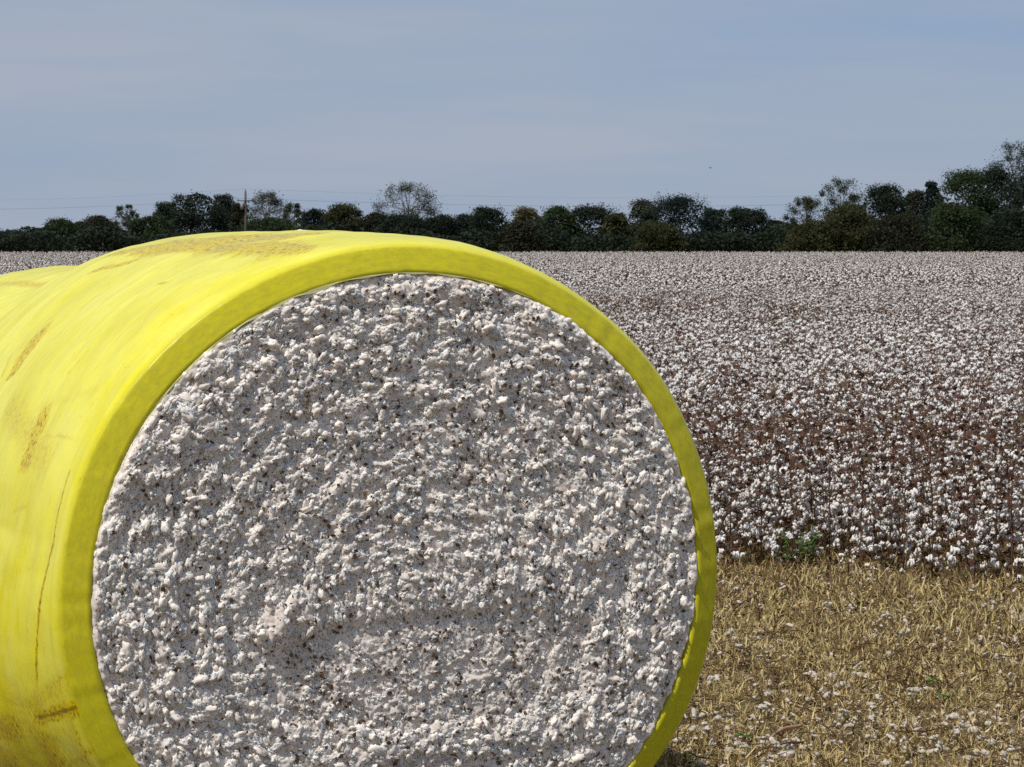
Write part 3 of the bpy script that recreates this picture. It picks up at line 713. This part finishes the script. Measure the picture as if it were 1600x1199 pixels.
while n_t < 190:
    x, y = random.uniform(1030, 1640), 890 + 330 * random.random() ** 0.7
    p = on_ground(x, y)
    if p.y > edge_y(p.x) - 0.05: continue
    o = bpy.data.objects.new('cotton_tuft', tuft_me[n_t % 8]); COL.objects.link(o); o.location = (p.x, p.y, random.uniform(0.0, 0.03)); s = random.uniform(0.3, 0.75)
    o.rotation_euler = (0, 0, random.uniform(0, 6.28)); o.scale = (s, s, s); n_t += 1
    tag(o, 'fallen tuft of white cotton lying in the dry stubble', 'cotton tuft', 'cotton tufts fallen on the stubble')

def sprout(px, py, size, label):
    p = on_ground(px, py); t = empty('weed_sprout', (p.x, p.y, 0.0)); tag(t, label, 'weed'); rng = random.Random(px)
    st = MB(); top = Vector((0, 0, 0.05 * size)); st.tube([(0, 0, 0), top], [0.003, 0.002], 4); st.build('stem', [m_green], t)
    for k in range(5):
        a = k * 1.256 + rng.uniform(-.3, .3); l = 0.045 * size * rng.uniform(0.8, 1.2); c, s = math.cos(a), math.sin(a); w = l * 0.36; lf = MB()
        z = top.z * rng.uniform(0.7, 1.0)
        lf.add([(0, 0, z), (l * .5 * c - w * s, l * .5 * s + w * c, z + 0.012), (l * c, l * s, z + 0.004), (l * .5 * c + w * s, l * .5 * s - w * c, z + 0.012)], [(0, 1, 2, 3)]); lf.build('leaf', [m_green], t)
sprout(1164, 1166, 1.0, 'bright green seedling in the litter close to the yellow bale')
sprout(1333, 1148, 0.8, 'small green seedling below the pair of large cotton tufts')
sprout(1458, 1080, 1.1, 'green weed beside a tuft of cotton in mid stubble')
sprout(1072, 1197, 1.0, 'green weed at the foot of the yellow bale')
sprout(1474, 1106, 1.3, 'pale green weed low in the stubble near the right')

def husk():
    p = on_ground(1232, 1168); t = MB(); N = 8; vs = []
    for i in range(N + 1):
        u = i / N; w = 0.026 * math.sin(math.pi * min(u * 1.05 + 0.03, 1)) ** 0.7; z = 0.035 + 0.075 * u + 0.01 * math.sin(u * 5)
        for e in (-1, -0.4, 0.4, 1): vs.append((-0.085 + 0.17 * u, e * w, z + 0.016 * e * e * (1 - 0.3 * u)))
    t.add(vs, [(i * 4 + j, i * 4 + j + 1, i * 4 + j + 5, i * 4 + j + 4) for i in range(N) for j in range(3)])
    o = t.build('dry_husk', [m_husk]); o.location = (p.x, p.y, 0); o.rotation_euler = (R(-28), 0, R(12))
    so = o.modifiers.new('thickness', 'SOLIDIFY'); so.thickness = 0.003
    tag(o, 'curled pinkish dry husk lying in the litter at the bottom', 'husk')
husk()

def weed_bush():
    p = on_ground(1243, 898); p += e_nrm * 0.02; t = empty('green_weed', (p.x, p.y, 0)); tag(t, 'low dark green leafy weed growing among the front cotton plants', 'weed'); rng = random.Random(5)
    st = MB(); lf = MB(); lf.smooth = False
    for k in range(9):
        a = rng.uniform(0, 6.28); l = rng.uniform(0.06, 0.17); e = Vector((math.cos(a) * l, math.sin(a) * l * 0.7, rng.uniform(0.12, 0.33))); st.tube([(0, 0, 0), e * 0.5 + Vector((0, 0, 0.03)), e], [0.004, 0.003, 0.002], 4)
        for j in range(13):
            q = e * rng.uniform(0.45, 1.05) + Vector((rng.gauss(0, 0.025), rng.gauss(0, 0.025), rng.gauss(0, 0.02))); b = rng.uniform(0, 6.28); ll = rng.uniform(0.03, 0.055); w = ll * 0.33
            d = Vector((math.cos(b), math.sin(b), rng.uniform(-.5, .5))); s = Vector((-math.sin(b), math.cos(b), rng.uniform(-.4, .4)))
            lf.add([q, q + d * ll * .5 + s * w, q + d * ll, q + d * ll * .5 - s * w], [(0, 1, 2, 3)])
    st.build('stem', [m_green], t); tag(lf.build('leaves', [m_green], t), kind='stuff')
weed_bush()
for (x0, y0, x1, y1, lab) in ((1296, 872, 1273, 828, 'tall pale dry stalk leaning left before the cotton plants'), (1305, 885, 1300, 862, 'short upright dry straw stalk at the crop edge'), (1346, 880, 1352, 846, 'thin tan grass stalk standing before the cotton at right')):
    p = on_ground(x0, y0 + 4); q = at(x1, y1, p.y - 0.02); mb = MB(); mb.tube([p, p.lerp(q, .5) + Vector((0.006, 0, 0)), q], [0.0045, 0.004, 0.002], 5)
    for k in (0.35, 0.6):
        c = p.lerp(q, k); mb.add([c + Vector((0, 0, 0)), c + Vector((0.006, -0.01, 0.03)), c + Vector((0.05, -0.01, 0.02)), c + Vector((0.02, -.01, 0.015))], [(0, 1, 2, 3)])
    tag(mb.build('dry_stalk', [m_straw]), lab, 'stalk')
# loose cotton on top of the bale
s_, th_ = px_to_wrap(470, 366)
t = tuft_mb(random.Random(9), 7, 0.034).build('cotton_tuft', [m_boll]); pp = B_ORG + AX_B * 1.15 + AX_R * (SQ * 1.17 * math.cos(R(88))); t.location = (pp.x, pp.y, HC + 1.168); t.scale = (1.2, 0.8, 0.45)
tag(t, 'wisp of white cotton lying on top of the yellow bale', 'cotton tuft')

# ------------------------------------------------------------------ tree line
def leaf_cloud(mb, pts_, sizes, rng):
    n = len(pts_); pts_ = np.asarray(pts_); u = rng.normal(size=(n, 3)); u[:, 2] *= 0.6; u /= np.linalg.norm(u, axis=1, keepdims=True)
    w = rng.normal(size=(n, 3)); v = np.cross(u, w); v /= np.linalg.norm(v, axis=1, keepdims=True); s = np.asarray(sizes)[:, None]
    q = np.stack([pts_ - u * s, pts_ + v * s * 0.55, pts_ + u * s, pts_ - v * s * 0.55], 1).reshape(-1, 3)
    b = len(mb.v); mb.v.extend(map(tuple, q.tolist())); mb.f.extend([(b + 4 * i, b + 4 * i + 1, b + 4 * i + 2, b + 4 * i + 3) for i in range(n)]); mb.m.extend([0] * n)
def tree(px, top, wpx, dist, leaf, habit, label, seed, bark=None):
    """habit: round, airy (open crown, limbs show) or low (crown down to the ground)"""
    rng = np.random.default_rng(seed + 100); k = F / dist; base = at(px, HOR, dist); Hh = EYE + (HOR - top) / k; W = 1.22 * wpx / k
    root = empty('tree', (base.x, dist, 0)); tag(root, label, 'tree', 'trees along the far edge of the field')
    airy = habit == 'airy'; lo = 0.25 if airy else 0.05
    tr = MB(); th = Hh * (0.62 if airy else 0.55); bend = rng.uniform(-0.3, 0.3, 2)
    axis = [Vector((bend[0] * i / 5, bend[1] * i / 5, th * i / 5)) for i in range(6)]; tr.tube(axis, [0.17 * Hh / 9 * (1 - 0.12 * i) for i in range(6)], 6)
    trunk = tr.build('trunk', [bark or (m_palebark if airy else m_bark)], root)
    ncl = 46 if airy else 34; cr = MB(); cr.smooth = False; P_, S_ = [], []; limbs = MB()
    for c in range(ncl):
        t = rng.uniform(0, 1); z = Hh * (lo + (1 - lo) * t); prof = math.sin(math.pi * min(max(0.10 + 0.86 * t, 0), 1)) ** 0.6 if airy else (1 - t ** 4.0) ** 0.5
        a = rng.uniform(0, 6.28); rr_ = 0.5 * W * prof * math.sqrt(rng.uniform(0.05, 1)); rc_ = (0.085 if airy else 0.16) * W * rng.uniform(0.7, 1.3)
        c0 = np.array([rr_ * math.cos(a) * 0.88, rr_ * math.sin(a) * 0.7, min(z, Hh - rc_ * 0.72)])
        m = int((190 if airy else 360) * rng.uniform(0.7, 1.3))
        d = rng.normal(size=(m, 3)); d /= np.linalg.norm(d, axis=1, keepdims=True); rad = rc_ * np.abs(rng.normal(0.70, 0.26, m))
        q = c0 + d * rad[:, None] * np.array([1, 1, 0.75 if not airy else 0.95]); q[:, 2] = np.maximum(q[:, 2], 0.2)
        P_.append(q); S_.append(rng.uniform(0.08, 0.165, m) * (0.8 if airy else 1.0))
        if c % (1 if airy else 3) == 0:
            p0 = axis[3 if c % 2 else 5] if c0[2] > axis[3].z else axis[2]; e = Vector(c0); mid = p0.lerp(e, 0.5) + Vector((0, 0, 0.25)); limbs.tube([p0, mid, e], [0.055, 0.04, 0.018], 4, cap=False)
    if airy:
        m = 1500; d = rng.normal(size=(m, 3)); d /= np.linalg.norm(d, axis=1, keepdims=True); d *= (rng.uniform(0.15, 1, m) ** 0.45)[:, None]
        P_.append(d * np.array([0.46 * W, 0.4 * W, 0.36 * Hh]) + np.array([0, 0, 0.63 * Hh])); S_.append(rng.uniform(0.06, 0.14, m))
    else:
        m = 2800; t = rng.uniform(0, 1, m); a = rng.uniform(0, 6.28, m); q_ = np.sqrt(rng.uniform(0, 1, m)) * 0.46 * W * (1 - t ** 4) ** 0.5
        P_.append(np.stack([q_ * np.cos(a), q_ * np.sin(a) * 0.8, Hh * (lo + (0.95 - lo) * t)], -1)); S_.append(rng.uniform(0.14, 0.28, m))
    # sprays standing out of the outline
    m = 110 if airy else 90; t = rng.uniform(0.1, 1, m); a = rng.uniform(0, 6.28, m); prof = (1 - t ** 4.0) ** 0.5
    P_.append(np.stack([0.53 * W * prof * np.cos(a), 0.45 * W * prof * np.sin(a), Hh * (lo + (1 - lo) * t) * rng.uniform(0.97, 1.03, m)], -1)); S_.append(rng.uniform(0.10, 0.2, m))
    leaf_cloud(cr, np.concatenate(P_), np.concatenate(S_), rng); cr.build('crown', [LEAF[leaf]], root); limbs.build('limbs', [bark or (m_palebark if airy else m_bark)], trunk)
TREES = [
    (-70, 350, 80, 335, 'dark', 'round', 'dark tree at the far left end of the row, beyond the frame'),
    (18, 359, 50, 400, 'blue', 'round', 'small bluish round tree farthest left, standing apart from the row'),
    (57, 361, 34, 340, 'pale', 'low', 'thin pale bush in the gap right of the bluish tree'),
    (95, 341, 62, 330, 'green', 'low', 'first full green tree from the left of the row'),
    (127, 345, 36, 340, 'olive', 'round', 'narrow olive tree right of the first full green tree'),
    (155, 337, 58, 325, 'rust', 'low', 'brownish bushy tree left of the little open-crowned tree'),
    (198, 320, 42, 345, 'pale', 'airy', 'little pale open-crowned tree rising behind the brownish bush'),
    (236, 336, 64, 325, 'green', 'low', 'broad green tree between the pale open tree and the tall dark ones'),
    (262, 316, 44, 335, 'dark', 'round', 'dark shoulder tree just left of the tallest left-hand tree'),
    (308, 298, 82, 330, 'dark', 'round', 'tallest dark tree left of the utility pole'),
    (350, 304, 56, 338, 'dark', 'round', 'dark tree next left of the utility pole'),
    (374, 318, 30, 325, 'rust', 'low', 'small brownish tree at the foot of the utility pole'),
    (418, 300, 80, 350, 'pale', 'airy', 'grey-green see-through tree just right of the utility pole'),
    (456, 319, 46, 345, 'pale', 'airy', 'low thin-leaved tree on the right flank of the see-through tree'),
    (425, 338, 100, 322, 'green', 'low', 'wide low bush in front of the see-through tree by the pole'),
    (492, 326, 50, 330, 'blue', 'low', 'dark blue-green bush above the crest of the bale'),
    (536, 318, 64, 324, 'olive', 'low', 'olive-brown rounded tree left of the big pale tree'),
    (585, 331, 60, 330, 'rust', 'low', 'low brownish bush between the olive tree and big pale tree'),
    (635, 287, 104, 352, 'pale', 'airy', 'big pale see-through round tree standing above the middle row'),
    (628, 334, 84, 326, 'dark', 'low', 'dark low bush under the big pale see-through tree'),
    (688, 336, 66, 328, 'dark', 'low', 'dark low bush right below the big pale tree'),
    (728, 335, 44, 335, 'blue', 'low', 'small blue-green bush left of the pointed dark tree'),
    (764, 323, 66, 328, 'dark', 'low', 'pointed dark tree above the right shoulder of the bale'),
    (824, 325, 54, 335, 'tan', 'round', 'tan-topped tree, the lightest in the middle of the row'),
    (815, 345, 70, 322, 'rust', 'low', 'brown bush in front of the tan-topped tree'),
    (872, 322, 72, 328, 'green', 'low', 'green half of the long flat-topped clump'),
    (922, 321, 92, 330, 'dark', 'round', 'broad dark half of the long flat-topped clump'),
    (962, 332, 44, 326, 'olive', 'low', 'olive bush closing the right end of the flat-topped clump'),
    (1006, 312, 52, 338, 'pale', 'round', 'loose pale tree leaning against the big dark dome'),
    (1064, 305, 98, 328, 'blue', 'round', 'big dark dome-shaped tree in the middle right'),
    (1030, 345, 70, 320, 'olive', 'low', 'olive shrub at the foot of the dark dome tree'),
    (1116, 325, 44, 335, 'dark', 'low', 'small dark tree right of the dome tree'),
    (1166, 323, 66, 328, 'dark', 'low', 'knobbly dark tree before the dip in the row'),
    (1214, 343, 50, 335, 'blue', 'low', 'lowest bush in the dip of the row'),
    (1257, 309, 64, 325, 'olive', 'airy', 'thin olive tree with sky showing through, right of the dip'),
    (1270, 345, 80, 318, 'olive', 'low', 'olive bush at the foot of the thin trees right of the dip'),
    (1316, 279, 76, 325, 'green', 'airy', 'tall feathery green tree right of the dip'),
    (1325, 318, 90, 320, 'olive', 'low', 'broad olive bush below the feathery green tree'),
    (1382, 286, 80, 325, 'dark', 'round', 'dark leafy tree right of the feathery tree'),
    (1428, 298, 50, 335, 'rust', 'low', 'brownish tree in the saddle before the tall right-hand mass'),
    (1456, 283, 34, 330, 'blue', 'round', 'slim blue-green tree at the left edge of the tall mass'),
    (1506, 265, 94, 322, 'green', 'round', 'large green tree, left part of the tall right-hand mass'),
    (1490, 318, 80, 315, 'green', 'low', 'green bush low in front of the tall right-hand mass'),
    (1556, 261, 84, 326, 'dark', 'round', 'large dark tree under the bare twigs at far right'),
    (1582, 221, 84, 335, 'green', 'airy', 'tallest tree, thin and twiggy, at the right edge'),
    (1620, 250, 96, 320, 'dark', 'round', 'dark tree cut by the right edge of the frame'),
    (1400, 335, 80, 316, 'rust', 'low', 'greyish brown thicket below the dark leafy tree'),
    (1580, 325, 90, 314, 'dark', 'low', 'dark bush at the foot of the tallest right-hand tree'),
    (1700, 255, 100, 325, 'green', 'round', 'green tree beyond the right end of the frame'),
]
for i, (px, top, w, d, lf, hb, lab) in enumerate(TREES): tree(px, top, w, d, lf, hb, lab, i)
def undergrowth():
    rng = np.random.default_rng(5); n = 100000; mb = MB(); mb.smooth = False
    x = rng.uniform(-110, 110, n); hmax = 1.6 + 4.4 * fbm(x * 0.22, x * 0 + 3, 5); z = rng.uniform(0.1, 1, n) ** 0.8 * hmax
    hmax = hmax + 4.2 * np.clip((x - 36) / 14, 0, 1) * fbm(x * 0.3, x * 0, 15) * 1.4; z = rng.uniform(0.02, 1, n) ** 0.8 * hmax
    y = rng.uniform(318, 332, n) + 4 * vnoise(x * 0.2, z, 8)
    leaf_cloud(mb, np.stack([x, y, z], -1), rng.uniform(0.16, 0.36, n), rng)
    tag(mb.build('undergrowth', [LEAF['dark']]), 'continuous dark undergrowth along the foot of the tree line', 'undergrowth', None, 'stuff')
undergrowth()

# ------------------------------------------------------------------ power line
def utility_pole(px, top, dist, label):
    b = at(px, HOR, dist); Hh = at(px, top, dist).z; root = empty('utility_pole', (b.x, dist, 0)); tag(root, label, 'utility pole', 'poles of the power line')
    m = MB(); m.tube([(0, 0, 0), (0, 0, Hh)], [0.19, 0.13], 8); m.build('pole', [m_pole], root)
    ends = []
    for z in (Hh - 1.2,):
        m = MB(); m.box((0, -0.16, z), (2.0, 0.12, 0.14)); arm = m.build('crossarm', [m_pole], root)
        for x in (-0.9, 0.9):
            i_ = MB(); i_.tube([(x, -0.16, z + 0.07), (x, -0.16, z + 0.16), (x, -0.16, z + 0.30)], [0.03, 0.075, 0.05], 6); i_.build('insulator', [m_porcelain], arm); ends.append(Vector((b.x + x, dist - 0.16, z + 0.31)))
    i_ = MB(); i_.tube([(0, 0, Hh), (0, 0, Hh + 0.12), (0, 0, Hh + 0.28)], [0.03, 0.07, 0.05], 6); i_.build('insulator', [m_porcelain], root); ends.append(Vector((b.x, dist, Hh + 0.29)))
    m = MB(); m.tube([(-0.42, -0.25, Hh - 2.3), (-0.42, -0.25, Hh - 1.5)], [0.21, 0.21], 10); m.box((-0.2, -0.13, Hh - 1.9), (0.5, 0.06, 0.06)); m.build('transformer', [m_tin], root)
    return ends
ea = utility_pole(384, 299, 305, 'wooden utility pole with crossarm and transformer rising among the left trees')
eb = utility_pole(1548, 300, 345, 'wooden utility pole hidden among the tall right-hand trees')
ec = utility_pole(-420, 308, 330, 'wooden utility pole beyond the left end of the frame')
for A, B, where in ((ea, eb, 'to the right-hand trees'), (ec, ea, 'to the left')):
    for j, what in enumerate(('near lower', 'far lower', 'top')):
        mb = MB(); N = 16; P = [A[j].lerp(B[j], i / N) - Vector((0, 0, 4 * 1.1 * (i / N) * (1 - i / N))) for i in range(N + 1)]; mb.tube(P, 0.007, 4)
        tag(mb.build('power_line', [m_wire]), '%s wire of the power line running from the pole %s' % (what, where), 'wire', 'power line wires')

def bird():
    p = at(1110, 263, 190); root = empty('bird', p, R(40)); tag(root, 'tiny dark bird flying high over the tree line', 'bird')
    m = MB(); m.tube([(-0.11, 0, 0), (-0.05, 0, 0.01), (0.03, 0, 0.012), (0.08, 0, 0.018), (0.115, 0, 0.01)], [0.008, 0.028, 0.032, 0.02, 0.004], 7); m.add([(-0.09, 0, 0.01), (-0.17, 0.03, 0.008), (-0.17, -0.03, 0.008), (-0.1, 0, 0.0)], [(0, 1, 2), (3, 2, 1)]); m.build('body', [m_feather], root)
    for s in (-1, 1):
        w = MB(); vs = [(0.05, s * 0.02, 0.02), (0.06, s * 0.12, 0.07), (-0.02, s * 0.24, 0.09), (-0.02, s * 0.11, 0.06), (-0.04, s * 0.02, 0.02)]
        w.add(vs + [(x, y, z - 0.005) for x, y, z in vs], [(0, 1, 2, 3, 4), (9, 8, 7, 6, 5), (0, 5, 6, 1), (1, 6, 7, 2), (2, 7, 8, 3), (3, 8, 9, 4)]); w.build('wing', [m_feather], root)
bird()
